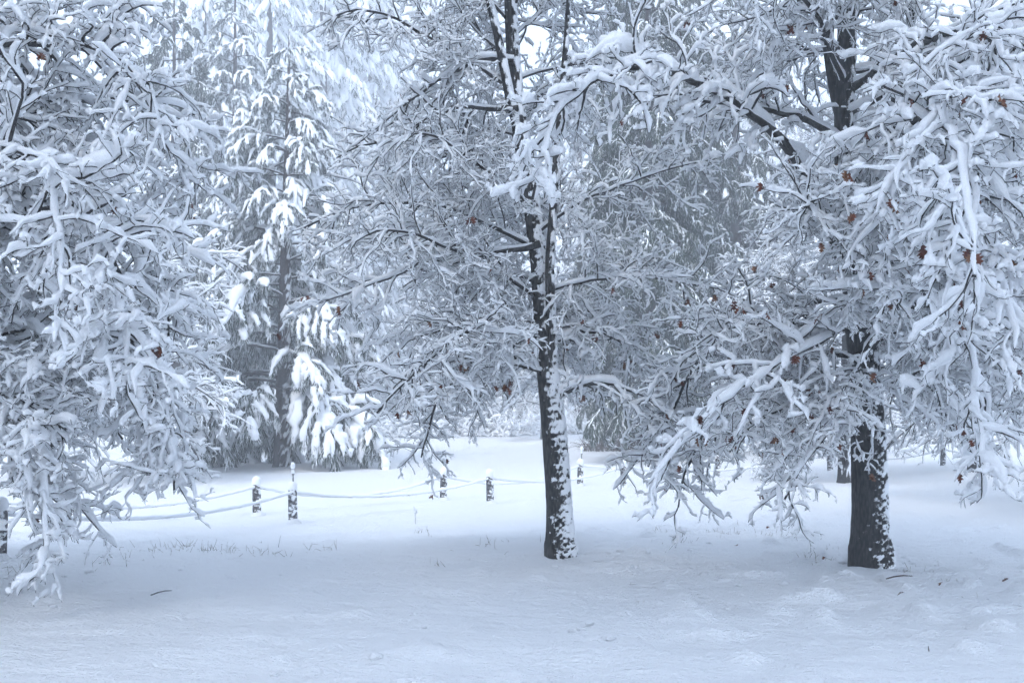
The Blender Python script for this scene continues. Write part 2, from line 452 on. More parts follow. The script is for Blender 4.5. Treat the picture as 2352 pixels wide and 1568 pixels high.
def crown(root, path, o, zs, Lf, seed, az0=0.0, kinds=None, leaves=None, heavy=None, skip=None, tilt=None):
    R = random.Random(seed); az = az0
    for z in zs:
        az += 2.39996 + R.uniform(-0.3, 0.3)
        a = math.atan2(math.sin(az), math.cos(az))
        if skip and skip(z, a): continue
        x, y, r = path_at(path, z)
        kd = kinds(z, a)
        if heavy and heavy(z, a): kd = 'heavy'
        sc = Lf(z) / 3.7 * R.uniform(0.85, 1.15)
        add_limb(root, R.choice(PR[kd]), (x - o[0], y - o[1], z - o[2]), a, sc, R, leaves(z, a, R) if leaves else 0, R.uniform(-0.1, 0.1) + (tilt(z) if tilt else 0))

# ------------------------------------------------------------------ the oak in the middle
def wpath(pp, Y): return [(*at(px, py, Y + dy), r) for px, py, dy, r in pp]
oB = ground_at(1288, 1272); YB = oB.y
pB = wpath([(1289, 1310, 0, .165), (1288, 1272, 0, .155), (1284, 1150, 0, .14), (1272, 980, 0, .135), (1258, 870, 0, .125), (1246, 740, 0.05, .1), (1238, 600, .1, .095),
            (1215, 430, .1, .09), (1188, 260, .1, .085), (1176, 100, .1, .072), (1165, -150, .1, .055), (1160, -500, .1, .03), (1160, -850, .1, .01)], YB)
tB = tag(put('oak_tree', None, None, oB), 'slim leaning oak in the middle, trunk plastered with snow on one side', 'tree', 'snow-laden oaks')
put('trunk', trunk_mesh('trunk', rel(pB, oB), M_bark, 96, 300, 0.16, plast=-0.17, pw=1.6), tB)
put('stem', trunk_mesh('stem', rel(wpath([(1262, 900, 0, .06), (1268, 820, -.05, .062), (1266, 740, -.08, .055), (1262, 600, -.1, .05), (1275, 400, -.1, .042), (1300, 100, -.1, .03), (1320, -250, -.1, .01)], YB), oB), M_bark, 40, 140, plast=-.22), tB)
put('stem', trunk_mesh('stem', rel(wpath([(1196, 330, .1, .05), (1170, 220, 0, .055), (1145, 90, -.1, .048), (1115, -40, -.15, .04), (1075, -250, -.2, .025), (1040, -500, -.2, .008)], YB), oB), M_bark_dark, 32, 90, plast=-.1), tB)
zB = [2.2 + 0.09 * i for i in range(11)] + [3.2 + 0.16 * i for i in range(24)] + [7.0 + 0.8 * i for i in range(4)]
crown(tB, pB, oB, zB, lambda z: float(np.interp(z, [1.9, 3, 5, 7, 10.5], [2.3, 2.6, 2.45, 2.1, 0.7])), 21, 0.4,
      lambda z, a: 'low' if z < 2.9 else ('mid' if z < 5.6 else 'high'),
      skip=lambda z, a: (z < 3.4 or 4.3 < z < 6.3) and -2.3 < a < -0.9 or (0.8 < a < 2.3 and z > 3 and int(z * 20) % 2) or (3.2 < z < 5.2 and -.4 < a < .7), tilt=lambda z: -0.2 if z < 2.9 else 0.0,
      leaves=lambda z, a, R: R.choice((2, 3, 4)) if z < 3.2 else (R.choice((0, 0, 1)) if z < 5.5 else 0))
custom_limb(tB, oB, [at(1240, 560, YB), at(1120, 585, YB - .1), at(1000, 590, YB - .2), at(880, 640, YB - .3), at(800, 685, YB - .35), at(715, 690, YB - .4)], .045, .008, MID, 31, 4)
custom_limb(tB, oB, [at(1180, 140, YB), at(1120, 125, YB), at(1040, 160, YB - .1), at(960, 215, YB - .2), at(890, 270, YB - .3), at(830, 325, YB - .3)], .042, .008, MID, 32, 1)
custom_limb(tB, oB, [at(1190, 250, YB), at(1100, 245, YB), at(1010, 250, YB - .2), at(930, 300, YB - .3), at(850, 380, YB - .4)], .04, .008, MID, 33, 1)
custom_limb(tB, oB, [at(1262, 930, YB), at(1300, 888, YB - .1), at(1370, 872, YB - .1), at(1450, 890, YB - .1), at(1520, 930, YB - .1), at(1570, 985, YB - .1)], .05, .008, LOW, 34, 3)
custom_limb(tB, oB, [at(1245, 850, YB), at(1150, 800, YB - .3), at(1040, 830, YB - .6), at(960, 840, YB - .7), at(900, 870, YB - .75)], .036, .007, cfg(grav=(.36, .35, .3, .2), ratio=(.27, .52, .55)), 35, 8)

custom_limb(tB, oB, [at(1246, 770, YB), at(1110, 725, YB - .2), at(980, 760, YB - .3), at(900, 810, YB - .35), at(850, 860, YB - .4)], .036, .007, cfg(grav=(.36, .5, .4, .3), ratio=(.38, .52, .55)), 36, 8)
custom_limb(tB, oB, [at(1250, 850, YB), at(1165, 830, YB - .5), at(1090, 850, YB - .8), at(1045, 885, YB - .9)], .03, .007, cfg(grav=(.36, .35, .3, .2), ratio=(.34, .52, .55)), 37, 8)
custom_limb(tB, oB, [at(1262, 790, YB), at(1350, 750, YB + .2), at(1440, 790, YB + .3), at(1500, 870, YB + .3)], .032, .007, cfg(grav=(.36, .5, .4, .3), ratio=(.4, .52, .55)), 38, 6)

# ------------------------------------------------------------------ the big oak on the right
oC = ground_at(2000, 1280); YC = oC.y
pC = wpath([(2000, 1320, 0, .215), (2000, 1280, 0, .205), (1998, 1150, 0, .185), (1994, 1000, 0, .178), (1985, 850, 0, .165), (1968, 650, 0, .15), (1950, 500, 0, .14), (1938, 300, 0, .105), (1944, 100, 0, .098),
            (1950, -100, 0, .085), (1950, -500, 0, .05), (1950, -950, 0, .012)], YC)
tC = tag(put('oak_tree', None, None, oC), 'stout dark-trunked oak with rusty leaves whose long limb arches towards the slim oak', 'tree', 'snow-laden oaks')
put('trunk', trunk_mesh('trunk', rel(pC, oC), M_bark_dark, 96, 300, 0.12, plast=-0.3, pw=1.6), tC)
put('stem', trunk_mesh('stem', rel(wpath([(1985, 650, 0, .07), (2015, 500, 0, .075), (2040, 350, 0, .07), (2065, 200, 0, .062), (2100, 0, 0, .05), (2140, -300, 0, .03), (2160, -700, 0, .008)], YC), oC), M_bark_dark, 36, 90, plast=-.3), tC)
put('stem', trunk_mesh('stem', rel(wpath([(1940, 330, 0, .05), (1915, 200, .1, .06), (1895, 60, .2, .055), (1880, -120, .2, .045), (1860, -500, .2, .01)], YC), oC), M_bark_dark, 32, 70, plast=-.3), tC)
zC = [1.8 + 0.085 * i for i in range(16)] + [3.2 + 0.155 * i for i in range(24)] + [7.0 + 0.8 * i for i in range(5)]
crown(tC, pC, oC, zC, lambda z: float(np.interp(z, [1.9, 3, 5, 7, 11], [2.7, 3.1, 3.1, 2.5, 0.8])), 22, 1.1,
      lambda z, a: 'low' if z < 3.1 else ('mid' if z < 5.8 else 'high'),
      tilt=lambda z: -.14 if z < 2.5 else 0.0,
      leaves=lambda z, a, R: (R.choice((5, 6, 8)) if z < 4.2 else R.choice((1, 2, 4))) if z < 6.5 and math.sin(a) < .5 else 0,
      heavy=lambda z, a: -1.9 < a < 0.1 and z < 6.5, skip=lambda z, a: 3.4 < z < 5.2 and -2.4 < a < -1.15 or (0.8 < a < 2.3 and int(z * 20) % 2) or (3.2 < z < 5.6 and abs(a) > 2.6))
custom_limb(tC, oC, [at(1935, 590, YC), at(1870, 430, YC - .3), at(1800, 320, YC - .6), at(1720, 245, YC - .9), at(1600, 182, YC - 1.2), at(1480, 150, YC - 1.5), at(1380, 165, YC - 1.8),
                     at(1290, 235, YC - 2.0), at(1245, 330, YC - 2.1), at(1222, 460, YC - 2.2)], .078, .012, cfg(grav=(0.42, 0.8, 0.9, 0.8), snow=(0.08, 0.062, 0.05, 0.04), dens=(6.0, 8.5, 9), t0=(.3, .12, .15), ratio=(0.24, 0.5, 0.5)), 41, 4)
custom_limb(tC, oC, [at(1950, 330, YC), at(1860, 265, YC - .1), at(1760, 255, YC - .2), at(1660, 235, YC - .4), at(1560, 215, YC - .6), at(1470, 220, YC - .7)], .06, .01, cfg(ratio=(0.35, .5, .5)), 42, 3)
custom_limb(tC, oC, [at(1985, 700, YC), at(1890, 780, YC - .9), at(1760, 850, YC - 1.6), at(1650, 930, YC - 2.0), at(1560, 1020, YC - 2.2), at(1490, 1110, YC - 2.3)], .045, .009, cfg(grav=(0.42, 0.8, 0.9, 0.8), snow=(0.065, 0.055, 0.05, 0.042), ratio=(0.3, .5, .5), dens=(5, 7.5, 7)), 43, 14)
for i, (hx, hy, hz, tx, ty, tz, mx_, my_, mz_) in enumerate([
        (1990, 600, 0, 2330, 800, -3.8, 2200, 420, -2.4), (1985, 450, 0, 2240, 640, -4.4, 2150, 230, -3.0), (1980, 750, 0, 2260, 1080, -3.6, 2180, 700, -2.4),
        (1960, 200, 0, 2420, 420, -4.0, 2250, 60, -2.6)]):
    custom_limb(tC, oC, [at(hx, hy, YC + hz), at((hx + mx_) / 2, (hy + my_) / 2 - 30, YC + mz_ * .5), at(mx_, my_, YC + mz_), at((tx + mx_) / 2 + 20, (ty + my_) / 2 - 50, YC + (tz + mz_) / 2), at(tx, ty, YC + tz)],
                .05, .01, cfg(grav=(0.42, 0.8, 0.9, 0.8), snow=(0.06, 0.05, 0.042, 0.034), ratio=(0.34, .52, .55), dens=(6, 8.5, 10), bare=.02), 50 + i, 12)

# ------------------------------------------------------------------ the oak whose crown fills the left side, its trunk just out of frame
oA = Vector((-6.5, 8.9, gz1(-6.5, 8.9)))
pA = [(-6.5, 8.9, -0.3, .26), (-6.48, 8.9, 1.5, .22), (-6.4, 8.95, 4, .17), (-6.4, 9, 7, .1), (-6.4, 9, 10.5, .012)]
tA = tag(put('oak_tree', None, None, oA), 'wide oak whose drooping white crown fills the left edge of the picture', 'tree', 'snow-laden oaks')
put('trunk', trunk_mesh('trunk', rel(pA, oA), M_bark_dark, 48, 120, 0.2, plast=-.3), tA)
zA = [1.6 + 0.115 * i for i in range(44)] + [7.0 + 0.8 * i for i in range(4)]
crown(tA, pA, oA, zA, lambda z: float(np.interp(z, [1.6, 3, 5, 7, 10.5], [3.0, 3.1, 3.1, 2.5, 1.0])), 23, 0.2,
      lambda z, a: 'low' if z < 3.2 else ('mid' if z < 6.2 else 'high'),
      leaves=lambda z, a, R: R.choice((0, 1, 1, 2)) if abs(a) < 1.5 and z < 6.5 else 0,
      heavy=lambda z, a: -1.5 < a < -0.5 and z < 6.5 and int(z * 10) % 2, skip=lambda z, a: abs(a) > 1.9 and int(z * 7) % 2)
for i, (tx, ty, tz, mx_, my_, mz_) in enumerate([(400, 1130, -.2, 310, 760, -.1), (100, 1290, -1.2, 60, 950, -.7), (390, 900, .1, 320, 520, .1), (300, 900, -1.8, 200, 480, -1.0), (450, 470, .3, 370, 230, .2),
                                                  (350, 1100, .3, 230, 800, .3), (140, 700, -2.2, 60, 330, -1.4), (380, 350, -.9, 240, 100, -.5)]):
    Yt = oA.y
    s = Vector(path_at(pA, 1.9 + 0.42 * (i % 9))[:2] + [1.9 + 0.42 * (i % 9)])
    s.z = min(max(at(mx_, my_, Yt).z - 0.5, 1.8), 6)
    mid = at(mx_, my_, Yt + mz_); tip = at(tx, ty, Yt + tz)
    q = (s + mid) / 2 + Vector((0, 0, .25)); h2 = (mid + tip) / 2 + Vector((0.12, 0, .15))
    custom_limb(tA, oA, [s, q, mid, h2, tip], .05, .009, cfg(grav=(0.42, 0.8, 0.8, 0.7), snow=(0.054, 0.045, 0.037, 0.03), ratio=(0.3, .52, .55), dens=(7.5, 8.5, 9.5), bare=.03, t0=(.3, .12, .15)), 70 + i, 2)

# ------------------------------------------------------------------ pines
def pine_branch(seed, L, elev, snowk):
    R = random.Random(seed)
    c = cfg(seg=(12, 8, 4, 3), dens=(6.2, 0, 0), t0=(0.25, .2, .2), ratio=(0.52, 0, 0), minl=(0.35, .1, .1), rad=(0.032, 0.014, 0.008, 0.004), wig=(0.05, 0.07, .1, .1),
            grav=(0.75, 1.9, 2, 2), ang=(18, 72), roll=42, max=1)
    out = []; e = math.radians(elev)
    grow(out, (0, 0, 0), (math.cos(e), 0, math.sin(e)), L, 0.034, 0, c, R)
    wb, sb, nb = Bag(), Bag(), Bag()
    tubes([(p, r, r, [0] * len(r)) for p, r, l in out if l == 0], 6, wb)
    for ps in ([x for x in out if x[2] == 1],): tubes([(p, r, r, [0] * len(r)) for p, r, l in ps], 5, wb)
    sn = []; nv = []; fv = []
    for p, r, l in out:
        P = np.array(p); n_ = len(P)
        f0 = 0.45 if l == 0 else 0.12
        d = np.concatenate([[0], np.cumsum(np.linalg.norm(np.diff(P, axis=0), axis=1))]); tt = d / d[-1]
        Ls = d[-1]
        # needles hang in tufts all along the foliated part
        ncl = int(Ls * (1 - f0) * (17 if snowk > .7 else 24))
        for k in range(ncl):
            t = f0 + (1 - f0) * (k + R.random()) / ncl
            q = np.array([np.interp(t, tt, P[:, z]) for z in range(3)])
            q2 = np.array([np.interp(min(t + .05, 1), tt, P[:, z]) for z in range(3)]); dd = q2 - q + 1e-6; dd /= np.linalg.norm(dd)
            w = 0.6 + 0.4 * math.sin(math.pi * min(t * 1.1, 1))
            for j in range(26):
                o = np.array([R.gauss(0, 1) for _ in range(3)]); o /= np.linalg.norm(o)
                v = dd * 0.65 + o * 0.75 + np.array([0, 0, -1.0]); v /= np.linalg.norm(v)
                ln = R.uniform(0.16, 0.30) * w; wd = R.uniform(0.006, 0.011)
                sd = np.cross(v, [R.gauss(0, 1), R.gauss(0, 1), 0.2]); sd /= np.linalg.norm(sd) + 1e-6
                b0 = q + o * 0.03
                tri = [b0 - sd * wd * .6, b0 + sd * wd * .6, b0 + v * ln * .6 + sd * wd, b0 + v * ln + np.array([0, 0, -0.02])]
                (fv if R.random() < 0.34 * snowk else nv).extend(tri)
        # the snow pillow lying over it
        if R.random() < 0.12: continue
        m_ = 12; ts = np.linspace(f0 * 0.9, 1.03, m_)
        Q = np.stack([np.interp(ts, tt, P[:, z]) for z in range(3)], 1); Q[-1] += (P[-1] - P[-2]) * 0.35
        prof = np.sin(np.pi * np.clip(np.linspace(0.10, 0.985, m_), 0, 1)) ** 0.55
        wid = (0.115 if l == 0 else 0.098) * R.uniform(0.75, 1.3) * snowk * (0.7 + 0.3 * min(Ls, 1.5))
        lump = np.array([R.uniform(0.6, 1.35) for _ in range(m_)]); a = wid * prof * lump
        b = a * R.uniform(0.55, 0.8)
        sn.append((Q, a, b, b * 0.65 + 0.01))
        # thin cover on the bare inner part
        if l == 0:
            ts = np.linspace(0.02, f0, 6); Q = np.stack([np.interp(ts, tt, P[:, z]) for z in range(3)], 1)
            a = np.array([.03, .034, .036, .04, .05, .06]) * snowk; sn.append((Q, a, a * .7, a * .6 + .012))
    tubes(sn, 9, sb, 0.15)
    V, F = sb.get()
    V = V + 0.035 * np.stack([vnoise(V[:, 0] * 14, V[:, 1] * 14, V[:, 2] * 14 + k * 9) for k in range(3)], 1)
    fr = np.array(fv); k = np.arange(len(fr)).reshape(-1, 4)
    V2 = np.vstack([V, fr]); F2 = np.vstack([F, k + len(V)])
    nvv = np.array(nv); kk = np.arange(len(nvv)).reshape(-1, 4)
    return wb.mesh('pine_limb', M_pwood), mesh_from('pine_snow', V2, F2, M_psnow), mesh_from('pine_needles', nvv, kk, M_needle, False)
PB = [pine_branch(200 + i, 2.6, 22, 1.0) for i in range(6)]
PBd = [pine_branch(220 + i, 2.6, 14, 0.3) for i in range(4)]
def pine(px, py, H, rbase, Lf, z0, seed, label, snowy=True, wh=0.62, per=5, bark=None, dist=None, lean=0.0, group='snow-laden pines'):
    o = ground_at(px, py) if dist is None else Vector(((px - CX) * dist / FPX, dist, gz1((px - CX) * dist / FPX, dist)))
    R = random.Random(seed)
    root = tag(put('pine_tree', None, None, o), label, 'tree', group)
    path = [(0, 0, -0.3, rbase * 1.15), (0, 0, 0, rbase * 1.1), (lean * .3, 0, H * .3, rbase * .85), (lean * .6, 0, H * .6, rbase * .52), (lean, 0, H, 0.02)]
    put('trunk', trunk_mesh('pine_trunk', path, bark or M_pbark, 28, 120, 0.15, plast=-.3 if bark else -.45), root)
    z = z0; az = R.uniform(0, 6)
    while z < H - 0.2:
        k = per if z < H * .8 else max(3, per - 1)
        az += 0.6
        for i in range(k):
            a = az + i * 2 * math.pi / k + R.uniform(-.35, .35)
            zz_ = z
            if bark and abs(math.atan2(math.sin(a + 1.5708), math.cos(a + 1.5708))) < .45 and R.random() < (.6 if zz_ < 7 else .2): continue
            zz = z + R.uniform(-.25, .25)
            x, y, r = path_at(path, zz)
            sc = Lf(zz / H) / 2.6 * R.uniform(0.75, 1.2)
            wood, sn, nd = R.choice(PB if snowy else PBd)
            br = put('branch', wood, root, (x, y, zz), (0, R.uniform(-.12, .15), a), sc)
            put('snow', sn, br); put('needles', nd, br)
        z += wh * R.uniform(0.85, 1.15)
    return root
pine(648, 1071, 14.9, 0.27, lambda t: float(np.interp(t, [0, .12, .5, .85, 1], [4.1, 4.1, 2.9, 1.6, .5])), 1.5, 301, 'broad snow-heaped pine standing behind the rope fence, branches drooping to the ground', lean=.25, bark=M_pbark_snow, wh=.6, per=5)
pine(540, 1040, 24, 0.30, lambda t: float(np.interp(t, [0, .3, .8, 1], [2.6, 2.8, 2.2, .8])), 4.0, 302, 'tall greyish pine rising behind the broad pine, between it and the left oak', True, .95, 5, dist=50)
pine(400, 1040, 23, 0.32, lambda t: float(np.interp(t, [0, .3, .8, 1], [2.8, 3.0, 2.4, .8])), 3.0, 303, 'tall pine almost hidden behind the crown of the left oak', False, 1.0, 5, dist=50)
pine(1535, 1020, 24, 0.42, lambda t: float(np.interp(t, [0, .3, .8, 1], [3.0, 3.2, 2.4, .8])), 3.2, 304, 'dark straight pine trunk with hanging tufts seen between the two oaks', False, .9, 5, dist=44)
pine(1440, 1015, 22, 0.34, lambda t: float(np.interp(t, [0, .3, .8, 1], [2.8, 3.0, 2.2, .8])), 2.5, 305, 'shaded pine beside the dark straight pine, just right of the slim oak', False, .9, 5, dist=48)
pine(1690, 1020, 23, 0.36, lambda t: float(np.interp(t, [0, .3, .8, 1], [2.8, 3.0, 2.2, .8])), 4.0, 306, 'pine hidden behind the big oak arching limb', False, 1.0, 5, dist=47)
pine(1487, 1030, 20, 0.36, lambda t: float(np.interp(t, [0, .3, .8, 1], [2.6, 2.8, 2.2, .8])), 2.2, 311, 'densest dark pine in the gap between the two oaks', False, .6, 6, dist=37)
def far_pine_meshes(seed, H, L):
    R = random.Random(seed); sb = Bag(); sn = []; nv = []
    z = 3.0
    while z < H - .5:
        f = z / H
        for i in range(7 if f < .8 else 5):
            a = R.uniform(0, 6.28); l = float(np.interp(f, [0, .3, .8, 1], [L, L, L * .65, .7])) * R.uniform(.6, 1.2)
            e = R.uniform(-.1, .35); P = [np.array([0, 0, z + R.uniform(-.4, .4)])]; d = np.array([math.cos(a) * math.cos(e), math.sin(a) * math.cos(e), math.sin(e)])
            for k in range(6):
                d = d + np.array([R.gauss(0, .1), R.gauss(0, .1), -.16]); d /= np.linalg.norm(d); P.append(P[-1] + d * l / 6)
            for k in range(2, 7):
                for q in range(2):
                    c = P[k] + np.array([R.gauss(0, .28), R.gauss(0, .28), R.gauss(0, .12)]); t = d * R.uniform(.2, .42) + np.array([0, 0, -R.uniform(.1, .25)])
                    w = R.uniform(.10, .24)
                    sn.append(([c - t, c - t * .4, c + t * .3, c + t], [w * .4, w, w * .9, w * .2], [w * .3, w * .7, w * .6, w * .15], [w * .3] * 4))
                    for j in range(7):
                        v = np.array([R.gauss(0, .5), R.gauss(0, .5), -1.0]) + d * .5; v /= np.linalg.norm(v); s_ = np.cross(v, [R.gauss(0, 1), R.gauss(0, 1), .1]); s_ /= np.linalg.norm(s_)
                        b0 = c + t * R.uniform(-.8, .8); ln = R.uniform(.25, .5); wd = R.uniform(.012, .03)
                        nv.extend([b0 - s_ * wd, b0 + s_ * wd, b0 + v * ln + s_ * wd * .4, b0 + v * ln - s_ * wd * .4])
        z += R.uniform(.65, 1.0)
    tubes(sn, 5, sb); nvv = np.array(nv)
    return sb.mesh('far_pine_snow', M_psnow), mesh_from('far_pine_needles', nvv, np.arange(len(nvv)).reshape(-1, 4), M_needle, False), \
        trunk_mesh('far_pine_trunk', [(0, 0, -.4, .42), (0, 0, H * .4, .32), (.1, 0, H * .75, .16), (.1, 0, H, .03)], M_pbark, 18, 60, plast=-.4)
FP = [far_pine_meshes(331, 34, 5.4)]
def far_pine(px, dist, sc, rz, label):
    x = (px - CX) * dist / FPX
    root = tag(put('pine_tree', None, None, (x, dist, gz1(x, dist)), (0, 0, rz), sc), label, 'tree', 'tall pines in the mist')
    s_, n_, t_ = FP[0]
    put('trunk', t_, root); c_ = put('crown', n_, root); put('snow', s_, c_)
far_pine(850, 90, 1.4, .5, 'pale tall pine fading into mist above the meadow between broad pine and slim oak')
far_pine(935, 98, 1.1, 2.0, 'misty pale pine showing through the upper twigs left of the slim oak trunk')
far_pine(745, 82, 1.4, 3.1, 'misty pine whose crown shows just right of the broad pine top')
far_pine(620, 74, 1.2, 1.9, 'misty pine directly behind the broad pine top')
far_pine(470, 62, 1.0, 4.4, 'misty pine filling the sky left of the tall greyish pine')
far_pine(1110, 92, 1.0, 5.2, 'misty pine behind the upper stem of the slim oak')
far_pine(1330, 85, 1.0, 1.2, 'misty pine in the gap just right of the slim oak')
far_pine(1780, 75, .95, 2.6, 'misty pine behind the middle of the big oak')
far_pine(2080, 70, .95, 0.2, 'misty pine behind the stout oak stem at upper right')
far_pine(2330, 78, 1.0, 3.8, 'misty pine at the far right behind the near branches')
far_pine(1610, 70, .9, 4.9, 'misty pine behind the arching limb')

# ------------------------------------------------------------------ oak behind the right oak and the trees of the wood
oD = ground_at(1940, 1108)
tD = tag(put('oak_tree', None, None, oD), 'thin dark oak standing further back, just left of the stout trunk', 'tree', 'snow-laden oaks')
pD = [(oD.x, oD.y, oD.z - .3, .17), (oD.x, oD.y, oD.z + 1.5, .14), (oD.x + .1, oD.y, oD.z + 5, .1), (oD.x + .1, oD.y, oD.z + 10, .01)]
put('trunk', trunk_mesh('trunk', rel(pD, oD), M_bark_dark, 32, 80, 0.2, plast=-.2), tD)
crown(tD, pD, oD, [oD.z + 1.9 + .3 * i for i in range(26)], lambda z: float(np.interp(z, [1.6, 3, 6, 10], [3.0, 3.4, 3.0, 1.0])), 24, 0, lambda z, a: 'low' if z < 3.2 else ('mid' if z < 6 else 'high'))

LIGHT = cfg(seg=(8, 5, 3, 2), dens=(5.5, 6.5, 0), max=2, snow=(0.075, 0.065, 0.06, .05), rad=(0.04, 0.018, 0.010, .005), bare=0.0)
def wood_crown(seed, H, Lmax):
    R = random.Random(seed); wb, sb = Bag(), Bag(); az = 0
    polys = []
    nl = 22
    for i in range(nl):
        z = 1.6 + (H - 2.0) * i / nl; az += 2.4 + R.uniform(-.3, .3)
        L = float(np.interp(z / H, [0, .3, .6, 1], [Lmax * .85, Lmax, Lmax * .85, .8])) * R.uniform(.8, 1.2)
        e = math.radians(float(np.interp(z / H, [0, .5, 1], [8, 30, 60])))
        grow(polys, (0, 0, z), (math.cos(e) * math.cos(az), math.cos(e) * math.sin(az), math.sin(e)), L, .045 * L / 3, 0, dict(LIGHT, grav=(.3, .4, .5, .5)), R)
    for lev in range(3):
        tubes([(p, r, r, [0] * len(r)) for p, r, l in polys if l == lev], 3, wb)
        tubes([x[:4] for x in snow_polys([q for q in polys if q[2] == lev], LIGHT, R)], 4, sb)
    return wb.mesh('wood_crown', M_twig), sb.mesh('wood_snow', M_snow), trunk_mesh('wood_trunk', [(0, 0, -.4, .2), (0, 0, 1.5, .17), (.1, .1, H * .6, .09), (0, .1, H, .01)], M_bark_dark, 20, 60, .2, plast=-.2)
WC = [wood_crown(401, 9.5, 4.0), wood_crown(402, 11, 4.4)]
def wood_tree(px, dist, sc, seed, label, group='bare snowy trees of the wood'):
    R = random.Random(seed); x = (px - CX) * dist / FPX
    root = tag(put('bare_tree', None, None, (x, dist, gz1(x, dist)), (0, 0, R.uniform(0, 6.28)), sc), label, 'tree', group)
    w, s, t = WC[seed % 2]
    put('trunk', t, root); c_ = put('crown', w, root); put('snow', s, c_)
wood_tree(2240, 29, 1.05, 1, 'snowy bare tree right of the stout trunk, behind its leafy branches')
wood_tree(2420, 18, 1.0, 2, 'snowy bare tree at the right edge behind the near branches')
wood_tree(1250, 56, 1.15, 4, 'snowy bare tree across the meadow, straight behind the slim oak')
wood_tree(1050, 62, 1.2, 5, 'snowy bare tree across the meadow, left of the slim oak')
wood_tree(330, 30, 1.0, 6, 'snowy bare tree behind the drooping crown of the left oak')
wood_tree(120, 26, 1.0, 7, 'snowy bare tree at the far left behind the left oak')
wood_tree(1830, 40, 1.1, 8, 'snowy bare tree behind the thin dark oak')
for i, (x, y, sc, up, lb) in enumerate([(-5.2, -1.0, 1.6, 5.2, 'unseen high-crowned tree added left of the photographer to shade the foreground'), (0.3, -1.4, 1.65, 5.4, 'unseen high-crowned tree added right behind the photographer to shade the foreground'), (5.6, -0.6, 1.6, 5.2, 'unseen high-crowned tree added right of the photographer to shade the foreground')]):  # out-of-view trees added so their raised crowns darken the foreground snow
    root = tag(put('bare_tree', None, None, (x, y, gz1(x, y)), (0, 0, i * 1.7)), lb, 'tree', 'unseen trees added for foreground shade')
    put('trunk', trunk_mesh('tall_trunk', [(0, 0, -.4, .24), (0, 0, 2, .2), (0, 0, up + 4, .15), (0, 0, up + 11, .02)], M_bark_dark, 24, 60, .1, plast=-.2), root)
    c_ = put('crown', WC[i % 2][0], root, (0, 0, up), (0, 0, 0), sc); put('snow', WC[i % 2][1], c_)
R = random.Random(77)
for i in range(30):
    px = -200 + 2750 * (i + R.uniform(.1, .9)) / 30; dist = R.uniform(70, 98)
    if 780 < px < 950: dist += 12
    wood_tree(px, dist, R.uniform(1.1, 1.7), 20 + i, 'pale bare tree fading into the mist at the end of the meadow', 'misty trees at the end of the meadow')

# low snowed-under shrubs along the far edge of the meadow
def shrub_mesh(seed, W_, H_, m, snowk, n_=60):
    R = random.Random(seed); out = []
    c = cfg(seg=(6, 4, 3, 3), dens=(5, 0, 0), max=1, ratio=(.45, 0, 0), rad=(.012, .006, .004, .003), grav=(1.1, .8, 1, 1), snow=tuple(s * snowk for s in (.07, .06, .05, .05)), wig=(.15, .18, .2, .2))
    for i in range(n_):
        a = R.uniform(0, 6.28); e = R.uniform(.5, 1.4)
        grow(out, (R.uniform(-W_, W_) * .7, R.uniform(-.5, .5), 0), (math.cos(a) * math.cos(e), math.sin(a) * math.cos(e), math.sin(e)), H_ * R.uniform(.6, 1.3), .014, 0, c, R)
    wb, sb = Bag(), Bag()
    for lev in range(2):
        tubes([(p, r, r, [0] * len(r)) for p, r, l in out if l == lev], 3, wb)
        if snowk > 0: tubes([x[:4] for x in snow_polys([q for q in out if q[2] == lev], c, R)], 5, sb)
    return wb.mesh('shrub', m), (sb.mesh('shrub_snow', M_snow) if snowk > 0 else None)
SH = [shrub_mesh(501, 1.5, 1.0, M_twig, 1.6), shrub_mesh(502, 1.8, 1.2, M_twig, 1.8)]
for i, (px, d, sc) in enumerate([(960, 58, 1.3), (1040, 61, 1.4), (1125, 60, 1.3), (1205, 63, 1.2), (880, 60, 1.3), (1330, 64, 1.2), (1790, 55, 1.2), (1910, 52, 1.2), (2110, 48, 1.2), (2250, 50, 1.2)]):
    x = (px - CX) * d / FPX
    s = tag(put('shrub', None, None, (x, d, gz1(x, d) - .05), (0, 0, .3 * i), sc), 'low shrub buried in snow along the far edge of the meadow', 'shrub', 'snowed-under shrubs')
    b_ = put('stems', SH[i % 2][0], s); put('snow', SH[i % 2][1], b_)
bm_, _ = shrub_mesh(510, 1.6, .75, M_brush, 0, 150)
x = ground_at(1400, 1024)
d = 43; xx = (1400 - CX) * d / FPX
br = tag(put('brush_pile', None, None, (xx, d, gz1(xx, d))), 'brown tangle of bare brush at the foot of the dark pine', 'brush')
put('stems', bm_, br)

